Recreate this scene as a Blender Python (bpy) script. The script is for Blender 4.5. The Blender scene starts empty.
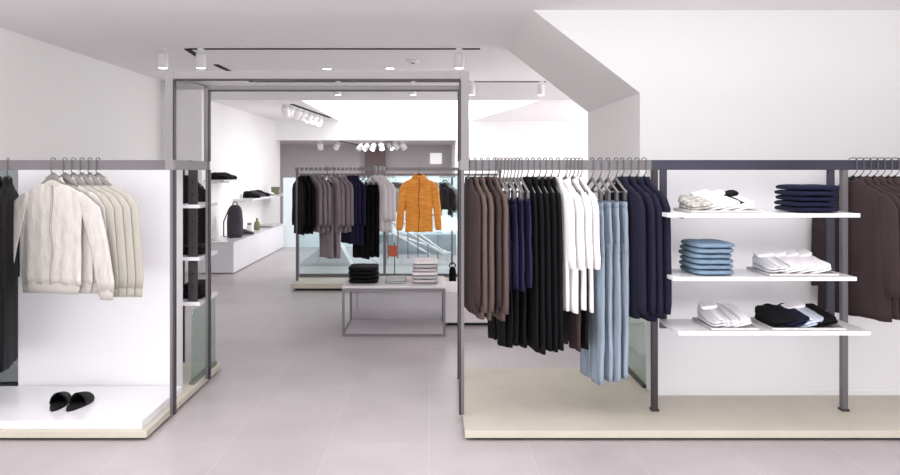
import bpy, bmesh, math, random
from mathutils import Vector, Matrix
random.seed(7)
S = bpy.context.scene
C = S.collection
PI = math.pi
F, CX, CY, EH = 780.0, 432.0, 170.0, 1.5      # lens in pixels, vanishing point, eye height

def X(px, d): return (px - CX) * d / F
def Z(py, d): return EH - (py - CY) * d / F

# ------------------------------------------------------------------ materials
MATS = {}
def mat(name, col, rough=.6, metal=0, bump=0, bscale=200, var=0, vscale=3, sheen=0, emit=0, spec=.5, stretch=None, bdist=.01):
    if name in MATS: return MATS[name]
    m = bpy.data.materials.new(name); m.use_nodes = True
    nt = m.node_tree; b = nt.nodes['Principled BSDF']
    c = tuple((x / 255) ** 2.2 for x in col)
    b.inputs['Base Color'].default_value = (*c, 1)
    b.inputs['Roughness'].default_value = rough
    b.inputs['Metallic'].default_value = metal
    b.inputs['Specular IOR Level'].default_value = spec
    if sheen: b.inputs['Sheen Weight'].default_value = sheen
    if emit:
        b.inputs['Emission Color'].default_value = (*c, 1); b.inputs['Emission Strength'].default_value = emit
    tc = nt.nodes.new('ShaderNodeTexCoord')
    src = tc.outputs['Object']
    if stretch:
        mp = nt.nodes.new('ShaderNodeMapping'); mp.inputs['Scale'].default_value = stretch
        nt.links.new(src, mp.inputs['Vector']); src = mp.outputs['Vector']
    if var:
        n = nt.nodes.new('ShaderNodeTexNoise'); n.inputs['Scale'].default_value = vscale; n.inputs['Detail'].default_value = 4
        nt.links.new(src, n.inputs['Vector'])
        r = nt.nodes.new('ShaderNodeValToRGB')
        r.color_ramp.elements[0].position = .3; r.color_ramp.elements[1].position = .7
        r.color_ramp.elements[0].color = (*[max(0, x * (1 - var)) for x in c], 1)
        r.color_ramp.elements[1].color = (*[min(1, x * (1 + var)) for x in c], 1)
        nt.links.new(n.outputs['Fac'], r.inputs['Fac']); nt.links.new(r.outputs['Color'], b.inputs['Base Color'])
    if bump:
        n = nt.nodes.new('ShaderNodeTexNoise'); n.inputs['Scale'].default_value = bscale; n.inputs['Detail'].default_value = 3
        nt.links.new(src, n.inputs['Vector'])
        bp = nt.nodes.new('ShaderNodeBump'); bp.inputs['Strength'].default_value = bump; bp.inputs['Distance'].default_value = bdist
        nt.links.new(n.outputs['Fac'], bp.inputs['Height']); nt.links.new(bp.outputs['Normal'], b.inputs['Normal'])
    MATS[name] = m
    return m

def glass(name, col, alpha_like=.85, rough=.02):
    """thin sheet glass: mostly clear with a mild tint and a mirror-like surface"""
    m = bpy.data.materials.new(name); m.use_nodes = True
    nt = m.node_tree; nt.nodes.clear()
    out = nt.nodes.new('ShaderNodeOutputMaterial')
    tr = nt.nodes.new('ShaderNodeBsdfTransparent'); tr.inputs['Color'].default_value = (*[(x / 255) ** 2.2 for x in col], 1)
    gl = nt.nodes.new('ShaderNodeBsdfGlossy'); gl.inputs['Roughness'].default_value = rough
    gl.inputs['Color'].default_value = (.85, .95, .95, 1)
    mx = nt.nodes.new('ShaderNodeMixShader'); mx.inputs['Fac'].default_value = 1 - alpha_like
    nt.links.new(tr.outputs[0], mx.inputs[1]); nt.links.new(gl.outputs[0], mx.inputs[2]); nt.links.new(mx.outputs[0], out.inputs[0])
    return m

def floor_mat():
    m = bpy.data.materials.new('tile_floor'); m.use_nodes = True
    nt = m.node_tree; b = nt.nodes['Principled BSDF']
    tc = nt.nodes.new('ShaderNodeTexCoord')
    sp = nt.nodes.new('ShaderNodeSeparateXYZ'); nt.links.new(tc.outputs['Object'], sp.inputs[0])
    def joint(out, period, off, w):
        a = nt.nodes.new('ShaderNodeMath'); a.operation = 'ADD'; a.inputs[1].default_value = off + 100 * period
        nt.links.new(out, a.inputs[0])
        d = nt.nodes.new('ShaderNodeMath'); d.operation = 'DIVIDE'; d.inputs[1].default_value = period; nt.links.new(a.outputs[0], d.inputs[0])
        f = nt.nodes.new('ShaderNodeMath'); f.operation = 'FRACT'; nt.links.new(d.outputs[0], f.inputs[0])
        l = nt.nodes.new('ShaderNodeMath'); l.operation = 'LESS_THAN'; l.inputs[1].default_value = w / period; nt.links.new(f.outputs[0], l.inputs[0])
        fl = nt.nodes.new('ShaderNodeMath'); fl.operation = 'FLOOR'; nt.links.new(d.outputs[0], fl.inputs[0])
        return l.outputs[0], fl.outputs[0]
    jx, ix = joint(sp.outputs['X'], .545, .02, .005)
    jy, iy = joint(sp.outputs['Y'], 1.1, .13, .006)
    mx = nt.nodes.new('ShaderNodeMath'); mx.operation = 'MAXIMUM'; nt.links.new(jx, mx.inputs[0]); nt.links.new(jy, mx.inputs[1])
    cb = nt.nodes.new('ShaderNodeCombineXYZ'); nt.links.new(ix, cb.inputs[0]); nt.links.new(iy, cb.inputs[1])
    wn = nt.nodes.new('ShaderNodeTexWhiteNoise'); nt.links.new(cb.outputs[0], wn.inputs['Vector'])
    n = nt.nodes.new('ShaderNodeTexNoise'); n.inputs['Scale'].default_value = 1.6; n.inputs['Detail'].default_value = 8; n.inputs['Roughness'].default_value = .6
    nt.links.new(tc.outputs['Object'], n.inputs['Vector'])
    ad = nt.nodes.new('ShaderNodeMath'); ad.operation = 'MULTIPLY_ADD'; ad.inputs[1].default_value = .1
    nt.links.new(wn.outputs['Value'], ad.inputs[0]); nt.links.new(n.outputs['Fac'], ad.inputs[2])
    r = nt.nodes.new('ShaderNodeValToRGB')
    r.color_ramp.elements[0].position = .3; r.color_ramp.elements[1].position = .9
    r.color_ramp.elements[0].color = (.365, .33, .345, 1); r.color_ramp.elements[1].color = (.475, .44, .45, 1)
    nt.links.new(ad.outputs[0], r.inputs['Fac'])
    mc = nt.nodes.new('ShaderNodeMix'); mc.data_type = 'RGBA'
    mc.inputs['B'].default_value = (.62, .59, .6, 1)
    sc = nt.nodes.new('ShaderNodeMath'); sc.operation = 'MULTIPLY'; sc.inputs[1].default_value = .3; nt.links.new(mx.outputs[0], sc.inputs[0])
    nt.links.new(sc.outputs[0], mc.inputs['Factor']); nt.links.new(r.outputs['Color'], mc.inputs['A'])
    nt.links.new(mc.outputs['Result'], b.inputs['Base Color'])
    b.inputs['Roughness'].default_value = .36; b.inputs['Specular IOR Level'].default_value = .45
    n2 = nt.nodes.new('ShaderNodeTexNoise'); n2.inputs['Scale'].default_value = 60; nt.links.new(tc.outputs['Object'], n2.inputs['Vector'])
    bp = nt.nodes.new('ShaderNodeBump'); bp.inputs['Strength'].default_value = .05; nt.links.new(n2.outputs['Fac'], bp.inputs['Height'])
    nt.links.new(bp.outputs['Normal'], b.inputs['Normal'])
    return m

WALL = mat('white_paint', (239, 238, 238), .7, bump=.03, bscale=80)
CEIL = mat('ceiling_paint', (240, 237, 238), .8, bump=.02, bscale=60)
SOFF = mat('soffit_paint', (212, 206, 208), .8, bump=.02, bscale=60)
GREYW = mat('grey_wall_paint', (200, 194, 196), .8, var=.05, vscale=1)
BROWNW = mat('taupe_wall_paint', (128, 112, 110), .8, var=.05, vscale=2)
BEIGE = mat('beige_stone', (190, 184, 171), .55, var=.04, vscale=5, bump=.03, bscale=40)
WLAC = mat('white_lacquer', (224, 223, 227), .22, var=.01, vscale=2)
WPAN = mat('white_panel', (222, 221, 225), .5, var=.012, vscale=1.5)
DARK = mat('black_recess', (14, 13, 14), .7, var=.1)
STEEL = mat('brushed_steel', (122, 119, 121), .42, metal=.35, bump=.03, bscale=200, stretch=(1, 1, .05))
STEELD = mat('dark_steel', (104, 101, 104), .42, metal=.4, bump=.03, bscale=200, stretch=(1, 1, .05))
IRON = mat('gunmetal', (56, 52, 56), .45, metal=.5, var=.06, vscale=8)
IRONB = mat('gunmetal_blue', (58, 58, 70), .45, metal=.5, var=.06, vscale=8)
CHROME = mat('chrome', (205, 205, 208), .15, metal=1, var=.02)
HANG = mat('grey_hanger', (112, 108, 108), .45, var=.05, vscale=10)
HANGW = mat('pale_hanger', (206, 202, 200), .45, var=.05, vscale=10)
TRAY = mat('grey_tray', (186, 184, 184), .5, var=.03, vscale=10)
LAMPW = mat('lamp_white', (235, 233, 234), .4, var=.01)
GLOW = mat('lamp_glow', (255, 250, 245), .5, emit=9)
SKY = mat('luminous_ceiling', (255, 253, 252), .5, emit=2.4)
SIGNW = mat('white_sign', (250, 248, 248), .5, emit=.5)
FLOOR = floor_mat()
GLASS = glass('clear_blue_glass', (238, 247, 248), .9)
GLASSG = glass('green_edge_glass', (228, 238, 232), .86)
GLASSD = glass('smoked_glass', (70, 84, 84), .8)
ACRY = glass('clear_acrylic', (232, 228, 232), .94)
def fab(name, col, **k):
    k.setdefault('rough', .85); k.setdefault('bump', .35); k.setdefault('bscale', 45); k.setdefault('var', .14); k.setdefault('vscale', 9)
    k.setdefault('spec', .2); k.setdefault('stretch', (1, 1, .35))
    return mat(name, col, **k)
BROWN = fab('brown_wool', (88, 75, 71))
BROWN2 = fab('dark_brown_wool', (58, 48, 49))
BLACKF = fab('black_cloth', (15, 14, 18))
BLACKS = fab('black_satin', (13, 13, 16), rough=.7)
INDIGO = fab('indigo_cloth', (40, 36, 64))
NAVY = fab('navy_cloth', (31, 31, 47))
WHITEF = fab('white_cotton', (236, 234, 236), var=.03)
DENIM = fab('light_denim', (138, 150, 165), var=.12, vscale=14)
DENIMM = fab('mid_denim', (112, 133, 152), var=.12, vscale=30)
DENIMD = fab('raw_denim', (27, 28, 50), var=.12, vscale=30)
CHAMP = fab('champagne_satin', (182, 177, 173), rough=.34, bump=.9, bdist=.014, bscale=20, var=.07, vscale=30, spec=.6, stretch=(1, 1, .45))
CHAMP2 = fab('champagne_rib', (174, 169, 163), rough=.7, var=.1, vscale=60, stretch=(6, 6, .3))
STONE = fab('stone_cotton', (164, 160, 152), var=.06)
TAUPE = fab('taupe_knit', (136, 126, 132))
PALE = fab('pale_linen', (222, 216, 218), var=.05)
ORANGE = fab('orange_quilt', (255, 160, 72), rough=.6, bump=.9, bscale=30, var=.2, vscale=16, stretch=(.5, .5, 3))
PINKG = fab('rose_grey_knit', (196, 184, 192), var=.06, vscale=60)
GREYF = fab('cool_grey_knit', (176, 178, 178), var=.06, vscale=60)
SPECK = fab('speckled_knit', (170, 168, 162), var=.6, vscale=45, stretch=(1, 1, 1))
STRIPE = fab('grey_stripe_knit', (200, 200, 205), var=.3, vscale=8, stretch=(14, .3, 1))
SKYF = fab('pale_blue_stripe', (190, 198, 214), var=.2, vscale=8, stretch=(14, .3, 1))
BAGM = fab('plum_grey_canvas', (74, 70, 78), var=.12, vscale=8)
OLIVE = fab('olive_ceramic', (120, 122, 96), rough=.5, var=.1)
RUST = mat('rust_card', (186, 92, 66), .6, var=.05)
ORZ = mat('amber_zip', (176, 92, 30), .5, var=.05)
SLIP = fab('black_slipper', (20, 20, 22), rough=.6)
GAP = mat('zip_grey', (150, 142, 134), .5, var=.05)
HOLE = mat('slot_black', (10, 10, 10), .9, var=.1)

# ------------------------------------------------------------------ mesh helpers
class MB:
    def __init__(s): s.bm = bmesh.new()
    def box(s, x0, x1, y0, y1, z0, z1, bev=0):
        r = bmesh.ops.create_cube(s.bm, size=1)
        vs = r['verts']
        for v in vs:
            v.co = Vector(((x0 + x1) / 2 + v.co.x * (x1 - x0), (y0 + y1) / 2 + v.co.y * (y1 - y0), (z0 + z1) / 2 + v.co.z * (z1 - z0)))
        if bev:
            es = list({e for v in vs for e in v.link_edges})
            bmesh.ops.bevel(s.bm, geom=es, offset=bev, segments=2, affect='EDGES', profile=.5)
        return s
    def tube(s, pts, r, n=8, sy=1.0, cap=True):
        """tube through points; r a number or list"""
        pts = [Vector(p) for p in pts]
        rs = r if isinstance(r, (list, tuple)) else [r] * len(pts)
        rings = []
        up = None
        for i, p in enumerate(pts):
            a = pts[max(0, i - 1)]; b = pts[min(len(pts) - 1, i + 1)]
            t = (b - a).normalized()
            if up is None:
                up = Vector((0, 1, 0)) if abs(t.y) < .9 else Vector((1, 0, 0))
            u = (up - t * up.dot(t)).normalized(); w = t.cross(u).normalized(); up = u
            rings.append([p + (u * math.cos(2 * PI * k / n) * sy + w * math.sin(2 * PI * k / n)) * rs[i] for k in range(n)])
        return s.loft(rings, cap)
    def loft(s, rings, cap=True):
        V = [[s.bm.verts.new(p) for p in R] for R in rings]
        n = len(V[0])
        for a, b in zip(V, V[1:]):
            for k in range(n):
                s.bm.faces.new((a[k], a[(k + 1) % n], b[(k + 1) % n], b[k]))
        if cap:
            s.bm.faces.new(list(reversed(V[0]))); s.bm.faces.new(V[-1])
        return s
    def cyl(s, c, r, h, n=20, axis='z', r2=None):
        c = Vector(c); r2 = r if r2 is None else r2
        def ring(rr, t):
            o = []
            for k in range(n):
                a = 2 * PI * k / n; u, v = rr * math.cos(a), rr * math.sin(a)
                o.append(c + (Vector((u, v, t)) if axis == 'z' else Vector((u, t, v)) if axis == 'y' else Vector((t, u, v))))
            return o
        return s.loft([ring(r, 0), ring(r2, h)])
    def lathe(s, c, prof, n=20):
        c = Vector(c)
        return s.loft([[c + Vector((r * math.cos(2 * PI * k / n), r * math.sin(2 * PI * k / n), z)) for k in range(n)] for r, z in prof])
    def prism(s, poly, y0, y1):
        a = [s.bm.verts.new((x, y0, z)) for x, z in poly]; b = [s.bm.verts.new((x, y1, z)) for x, z in poly]
        n = len(a)
        s.bm.faces.new(a); s.bm.faces.new(list(reversed(b)))
        for k in range(n): s.bm.faces.new((a[k], b[k], b[(k + 1) % n], a[(k + 1) % n]))
        return s
    def mesh(s, name, m, smooth=False):
        bmesh.ops.recalc_face_normals(s.bm, faces=s.bm.faces)
        me = bpy.data.meshes.new(name); s.bm.to_mesh(me); s.bm.free()
        me.materials.append(m)
        if smooth:
            for p in me.polygons: p.use_smooth = True
        return me

def link(name, me, parent=None, loc=(0, 0, 0), rz=0):
    o = bpy.data.objects.new(name, me); C.objects.link(o)
    o.location = loc; o.rotation_euler = (0, 0, rz)
    if parent: o.parent = parent
    return o
def obj(name, mb, m, parent=None, smooth=False, loc=(0, 0, 0), rz=0):
    return link(name, mb.mesh(name, m, smooth), parent, loc, rz)
def tag(o, label, cat, group=None):
    o['label'] = label; o['category'] = cat
    if group: o['group'] = group
    return o
def thing(name, label, cat, loc=(0, 0, 0), rz=0, group=None):
    return tag(link(name, None, None, loc, rz), label, cat, group)
def struct(name, mb, m):
    o = obj(name, mb, m); o['kind'] = 'structure'; return o
class Kit:
    """parts as (name, mesh, sub parts) shared by every copy of a thing"""
    def __init__(s, *parts): s.parts = list(parts)
    def place(s, name, label, cat, loc, rz=0, group=None, scale=(1, 1, 1), rx=0, ry=0):
        t = thing(name, label, cat, loc, rz, group); t.scale = scale
        t.rotation_euler = (rx, ry, rz)
        for p in s.parts:
            o = link(p[0], p[1], t)
            for q in (p[2] if len(p) > 2 else ()): link(q[0], q[1], o)
        return t
ORD = ['first', 'second', 'third', 'fourth', 'fifth', 'sixth', 'seventh', 'eighth', 'ninth', 'tenth', 'eleventh', 'twelfth']

# ------------------------------------------------------------------ room
ZC = 2.8
struct('floor', MB().box(-6, 6.5, -3, 21, -.1, 0), FLOOR)
struct('ceiling', MB().box(-4.2, 6.5, -3, 11.7, ZC, ZC + .12), CEIL)
struct('trim_1', MB().box(-4.2, 6.5, 11.7, 11.82, 2.55, ZC + .12), WALL)          # drop at the back of the main ceiling
cm = MB()
cm.box(-4.2, -1.98, 11.82, 16.7, 2.55, 2.67); cm.box(1.62, 6.5, 11.82, 16.7, 2.55, 2.67)
for zz in (2.551,):
    q = [cm.bm.verts.new(p) for p in ((1.62, 11.82, zz), (1.62, 16.7, zz), (.81, 16.7, zz))]
    cm.bm.faces.new(q)
struct('ceiling_back', cm, CEIL)
sk = MB()
v = [sk.bm.verts.new(p) for p in [(-1.99, 11.8, 2.60), (1.63, 11.8, 2.60), (1.63, 16.7, 2.60), (-1.99, 16.7, 2.60)]]
sk.bm.faces.new(v)
link('trim_2', sk.mesh('skylight', SKY))['kind'] = 'structure'
struct('wall_left', MB().box(-4.2, -3.94, -3, 11.35, 0, ZC), WALL)
struct('wall_left_back', MB().box(-4.2, -3.35, 11.35, 17.2, 0, 2.67), WALL)
struct('wall_right', MB().box(4.6, 4.75, -3, 16.8, 0, ZC), WALL)
# stair mass with the slanting soffit on the right
x1, z1 = 1.69, 2.126
st = MB().prism([(.82, ZC), (4.6, ZC), (4.6, 0), (x1, 0), (x1, z1)], 6.34, 8.45)
struct('wall_stair', st, WALL)
# back wall with the alcove opening
bw = MB()
bw.box(.52, 6.5, 16.7, 16.85, 0, 2.67)
bw.box(-4.2, .52, 16.7, 16.85, 2.14, 2.67)
struct('wall_back', bw, WALL)
struct('wall_alcove_right', MB().box(.5, .62, 16.85, 20.2, 0, 2.3), WALL)
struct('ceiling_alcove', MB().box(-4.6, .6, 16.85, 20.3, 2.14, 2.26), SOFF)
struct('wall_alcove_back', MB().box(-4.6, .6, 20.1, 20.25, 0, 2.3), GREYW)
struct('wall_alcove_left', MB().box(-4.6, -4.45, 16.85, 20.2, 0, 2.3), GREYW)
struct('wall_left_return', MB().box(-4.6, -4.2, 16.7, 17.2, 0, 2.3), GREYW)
struct('wall_alcove_recess', MB().box(X(365, 20), X(385, 20), 19.9, 20.1, 0, 2.14), BROWNW)

# ------------------------------------------------------------------ ceiling slots and lamps
def slot(label, a, b, w=.035):
    a, b = Vector(a), Vector(b); d = (b - a).normalized(); n = Vector((-d.y, d.x, 0)) * w / 2
    m = MB()
    for s_, z0, z1_ in ((1, 0, 0),):
        vs = [m.bm.verts.new(p + Vector((0, 0, dz))) for dz in (-.01, -.001) for p in (a - n, b - n, b + n, a + n)]
        for f in ((0, 1, 2, 3), (7, 6, 5, 4), (0, 4, 5, 1), (1, 5, 6, 2), (2, 6, 7, 3), (3, 7, 4, 0)): m.bm.faces.new([vs[i] for i in f])
    c = (a + b) / 2
    o = obj('lighting_track', m, HOLE); tag(o, label, 'track light'); return o
yF, yB = 8.35, 11.45
slot('long black recessed lighting track crossing the ceiling in front of the steel portal', (X(188, yF), yF, ZC), (X(480, yF), yF, ZC), .04)
slot('thin dark lighting track crossing the ceiling further back, above the luminous ceiling', (X(255, yB), yB, ZC), (X(546, yB), yB, ZC), .04)
slot('short black track running back from the left end of the front track', (X(187, yF), yF, ZC), (X(204, 9.2), 9.2, ZC), .06)
slot('black track segment running back diagonally over the portal beam', (X(216, 9.6), 9.6, ZC), (X(252, yB), yB, ZC), .06)
d0, d1 = .0, .0
d0 = 1.05 * F / (CY - 104); d1 = 1.05 * F / (CY - 122)
slot('black diagonal lighting track beside the left edge of the luminous ceiling', (X(292, d0), d0, 2.55), (X(330, 15.6), 15.6, 2.55), .06)
dA = .64 * F / (CY - 143)
slot('dark lighting track on the alcove ceiling slanting right', (X(339, 17.2), 17.2, 2.14), (X(358, 19.6), 19.6, 2.14), .05)
slot('dark lighting track on the alcove ceiling slanting left', (X(358, 19.7), 19.7, 2.14), (X(393, 17.2), 17.2, 2.14), .05)

def spot_kit(r, h, tilt=0, base=.03):
    b = MB().cyl((0, 0, -.02), base * 1.3, .02, 16)
    st_ = MB().tube([(0, 0, -.02), (0, 0, -h * .28)], base * .4)
    c = MB().lathe((0, 0, 0), [(r * .5, -h * .22), (r * .92, -h * .26), (r, -h * .34), (r, -h * .97), (r * .9, -h)], 24)
    g = MB().cyl((0, 0, -h * 1.004), r * .82, .003, 24)
    parts = []
    mats = [('base', b, LAMPW), ('stem', st_, LAMPW), ('canister', c, LAMPW), ('lens', g, GLOW)]
    R = Matrix.Rotation(tilt, 4, 'X')
    for nme, mb, m in mats:
        if tilt and nme in ('canister', 'lens'):
            piv = Vector((0, 0, -h * .26))
            bmesh.ops.transform(mb.bm, matrix=Matrix.Translation(piv) @ R @ Matrix.Translation(-piv), verts=mb.bm.verts)
        parts.append((nme, mb.mesh(nme, m, nme == 'canister')))
    return Kit(*parts)
K1 = spot_kit(.055, .21)
K2 = spot_kit(.05, .2)
K3 = spot_kit(.065, .2, .7)
def lamp(loc, power, size=1.2, rx=0, col=(1, .97, .95)):
    l = bpy.data.lights.new('spot_lamp', 'SPOT'); l.energy = power; l.spot_size = size; l.spot_blend = .8; l.shadow_soft_size = .03; l.color = col
    o = bpy.data.objects.new('spot_lamp', l); C.objects.link(o); o.location = loc; o.rotation_euler = (rx, 0, 0)
for px, lab in ((163, 'white cylinder spotlight left of the portal, at the left end of the front track'),
                (201, 'white cylinder spotlight above the portal beam, second from the left'),
                (459, 'white cylinder spotlight near the right end of the front track')):
    K1.place('spotlight', lab, 'spotlight', (X(px, yF), yF, ZC), group='front track spotlights')
    lamp((X(px, yF), yF, ZC - .23), 30, 1.5)
for px, lab in ((338, 'small white spotlight hanging over the left part of the luminous ceiling'),
                (413, 'small white spotlight hanging over the middle of the luminous ceiling'),
                (472, 'small white spotlight just right of the portal right post'),
                (541, 'small white spotlight at the right end of the rear track')):
    K2.place('spotlight', lab, 'spotlight', (X(px, yB), yB, ZC), group='rear track spotlights')
    lamp((X(px, yB), yB, ZC - .22), 25, 1.5)
cl = [(285, 12.4), (291, 12.6), (299, 13.2), (305, 13.6), (311, 14.2), (316, 14.6), (320, 15.2)]
for i, (px, d) in enumerate(cl):
    K3.place('spotlight', f'white tilted spotlight, {ORD[i]} from the left in the cluster beside the luminous ceiling', 'spotlight', (X(px, d), d, 2.55), rz=i * .5, group='spotlights on the left diagonal track')
al = [(320, 17.3), (338, 17.4), (362, 18.4), (368, 18.3), (374, 18.2), (381, 17.9), (389, 17.6), (394, 17.5), (402, 17.4)]
for i, (px, d) in enumerate(al):
    K3.place('spotlight', f'white tilted spotlight, {ORD[i]} from the left under the alcove ceiling', 'spotlight', (X(px, d), d, 2.14), rz=i * .7, group='spotlights in the alcove')
for px, py, lab in ((327, 68, 'small glowing round downlight in the ceiling, left of the two over the portal'),
                    (390, 67.5, 'small glowing round downlight in the ceiling, right of the two over the portal')):
    d = 1.3 * F / (CY - py)
    t = thing('downlight', lab, 'light', (X(px, d), d, ZC), group='recessed downlights')
    obj('trim_ring', MB().lathe((0, 0, 0), [(.06, 0), (.075, -.002), (.075, -.01), (.055, -.012)], 24), LAMPW, t)
    obj('lens', MB().cyl((0, 0, -.014), .05, .004), GLOW, t)
d = 1.3 * F / (CY - 60)
t = thing('smoke_detector', 'small white round smoke detector on the ceiling over the portal', 'smoke detector', (X(413, d), d, ZC))
obj('housing', MB().lathe((0, 0, 0), [(.07, 0), (.07, -.02), (.05, -.035)], 24), LAMPW, t, True)
obj('sensor', MB().cyl((0, 0, -.045), .02, .012), HANG, t)

# ------------------------------------------------------------------ plinths
YR = 4.67; RT = 1.56; RB = 1.5          # rail plane, rail top and underside
PT = .057
t = thing('display_plinth', 'long low beige plinth under the right-hand clothes rail and shelves', 'plinth')
obj('slab', MB().box(.183, 4.3, 4.317, 5.71, .016, PT, .003), BEIGE, t)
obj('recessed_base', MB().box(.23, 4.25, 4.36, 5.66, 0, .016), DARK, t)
t = thing('display_plinth', 'low beige plinth on the left carrying a white platform', 'plinth')
obj('slab', MB().box(-3.9, -1.58, 4.317, 5.85, .016, PT, .003), BEIGE, t)
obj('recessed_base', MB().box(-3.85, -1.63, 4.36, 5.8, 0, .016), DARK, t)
o = obj('display_platform', MB().box(-3.84, -1.617, 4.345, 5.05, PT + .0005, .102, .002), WLAC)
tag(o, 'glossy white platform box with black slippers on top', 'platform')
t = thing('display_plinth', 'distant low beige plinth under the far clothes rail', 'plinth')
obj('slab', MB().box(X(290, 9.67), .9, 9.67, 10.67, .03, .087, .003), BEIGE, t)
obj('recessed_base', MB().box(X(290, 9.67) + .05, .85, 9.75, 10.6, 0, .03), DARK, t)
t = thing('low_counter', 'low grey block on a dark toe line, beyond the brown garments', 'counter')
obj('body', MB().box(.125, 1.6, 7.5, 8.2, .03, .33, .003), mat('grey_block', (206, 200, 203), .5, var=.03), t)
obj('toe_kick', MB().box(.15, 1.58, 7.53, 8.1, 0, .03), DARK, t)

# ------------------------------------------------------------------ portal frame
t = thing('portal_frame', 'tall brushed steel portal frame in two bays standing between the racks', 'frame')
yf, yb = 4.6, 5.38
xl, xr, zt = -1.575, .218, 2.084
W = .052
for y, W, MS in ((yf, .052, STEEL), (yb, .036, STEELD)):
    for side in (-1, 1):
        xa, xb = (xl, xl + W) if side < 0 else (xr - W, xr)
        p = obj('post', MB().box(xa, xb, y, y + .03, RB, zt, .002), MS, t)
        e = xb if side < 0 else xa
        obj('edge_strip', MB().box(e - .005, e + .005, y - .003, y + .033, RT, zt - W), IRON, p)
        lw = .024
        xa, xb = (xb - lw, xb) if side < 0 else (xa, xa + lw)
        p = obj('lower_post', MB().box(xa, xb, y, y + .03, PT, RB, .002), STEELD, t)
        obj('edge_strip', MB().box(e - .006, e + .006, y - .003, y + .033, PT, RB), IRON, p)
    b = obj('beam', MB().box(xl + W, xr - W, y, y + .03, zt - W, zt, .002), MS, t)
    obj('edge_strip', MB().box(xl + W, xr - W, y - .003, y + .033, zt - W - .004, zt - W + .006), IRON, b)
W = .036
for xa in (xl, xr - W):
    obj('side_rail', MB().box(xa + .006, xa + W - .006, yf + .03, yb, zt - .012, zt, .001), STEEL, t)
    obj('side_rail', MB().box(xa + .004, xa + .03, yf + .03, yb, RB, RT, .001), STEELD, t)

# ------------------------------------------------------------------ right rack with shelves
t = thing('display_rack', 'long dark metal clothes rail with posts and three white shelves on the right', 'rack')
obj('rail', MB().box(xr, X(655, YR) - .02, YR, YR + .03, RB, RT, .002), STEELD, t)
obj('rail', MB().box(X(655, YR) - .02, 4.2, YR, YR + .03, RB, RT, .002), IRONB, t)
for px in (655, 845):
    p = obj('post', MB().box(X(px, YR) - .017, X(px, YR) + .017, YR - .005, YR + .035, PT, RB, .002), STEELD if px > 700 else IRON, t)
    obj('foot', MB().box(X(px, YR) - .022, X(px, YR) + .022, YR - .012, YR + .042, PT, PT + .012), IRON, p)
for px in (664, 832):
    obj('shelf_upright', MB().box(X(px, YR) - .02, X(px, YR) + .02, YR + .005, YR + .03, .55, RB, .002), IRONB, t)
YS = 4.3
SH = []
for px0, px1, py in ((668, 860.5, 213.5), (673, 857, 277), (678.5, 871, 331.5)):
    z = Z(py, YS); SH.append(z)
    s_ = obj('shelf', MB().box(X(px0, YS), X(px1, YS), YS, YR + .02 if py < 0 else YR - .006, z - .022, z, .002), WLAC, t)
    obj('bracket', MB().box(X(664, YR) + .02, X(664, YR) + .03, YS + .1, YR, z - .034, z - .022).box(X(832, YR) - .03, X(832, YR) - .02, YS + .1, YR, z - .034, z - .022), IRON, s_)

def panel(label, xa, xb, ya, yb_, z0, z1_):
    t = thing('backdrop_screen', label, 'panel')
    obj('board', MB().box(xa, xb, ya, yb_, z0, z1_, .002), WPAN, t)
    obj('skirting', MB().box(xa, xb, ya - .006, ya, z0, z0 + .035), WLAC, t)
    return t
XE = X(653, 5.0)
panel('wide white back panel standing behind the shelves and brown coats', XE, 4.3, 5.0, 5.16, PT, 1.5)
panel('white back panel behind the cream jackets on the left', X(18, 5.06), X(175, 5.06), 5.06, 5.22, .057, 1.5)
t = thing('glass_screen', 'greenish glass pane standing edge-on beside the pale jeans', 'glass')
obj('pane', MB().box(XE - .012, XE, 5.17, 5.7, PT + .02, 1.45), GLASSG, t)
obj('edge_channel', MB().box(XE - .02, XE + .006, 5.16, 5.7, PT, PT + .02), IRON, t)
t = thing('glass_screen', 'smoked glass pane at the far left behind the black coats', 'glass')
obj('pane', MB().box(-3.88, X(18, 5.1), 5.1, 5.115, .10, 1.5), GLASSD, t)
obj('edge_channel', MB().box(-3.88, X(18, 5.1), 5.09, 5.125, .057, .10), IRON, t)
t = thing('glass_screen', 'pale green glass side pane between the two left portal posts', 'glass')
obj('pane', MB().box(-1.62, -1.61, 5.24, 5.8, PT + .02, .55), GLASSG, t)
obj('edge_channel', MB().box(-1.63, -1.6, 5.24, 5.8, PT, PT + .02), STEEL, t)

# left rail
t = thing('clothes_rail', 'dark grey metal clothes rail on the left holding cream jackets', 'rail')
obj('rail', MB().box(-3.9, xl, YR, YR + .03, RB, RT, .002), STEELD, t)
obj('end_post', MB().box(-3.9, -3.87, YR, YR + .03, .104, RB, .002), IRON, t)

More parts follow.
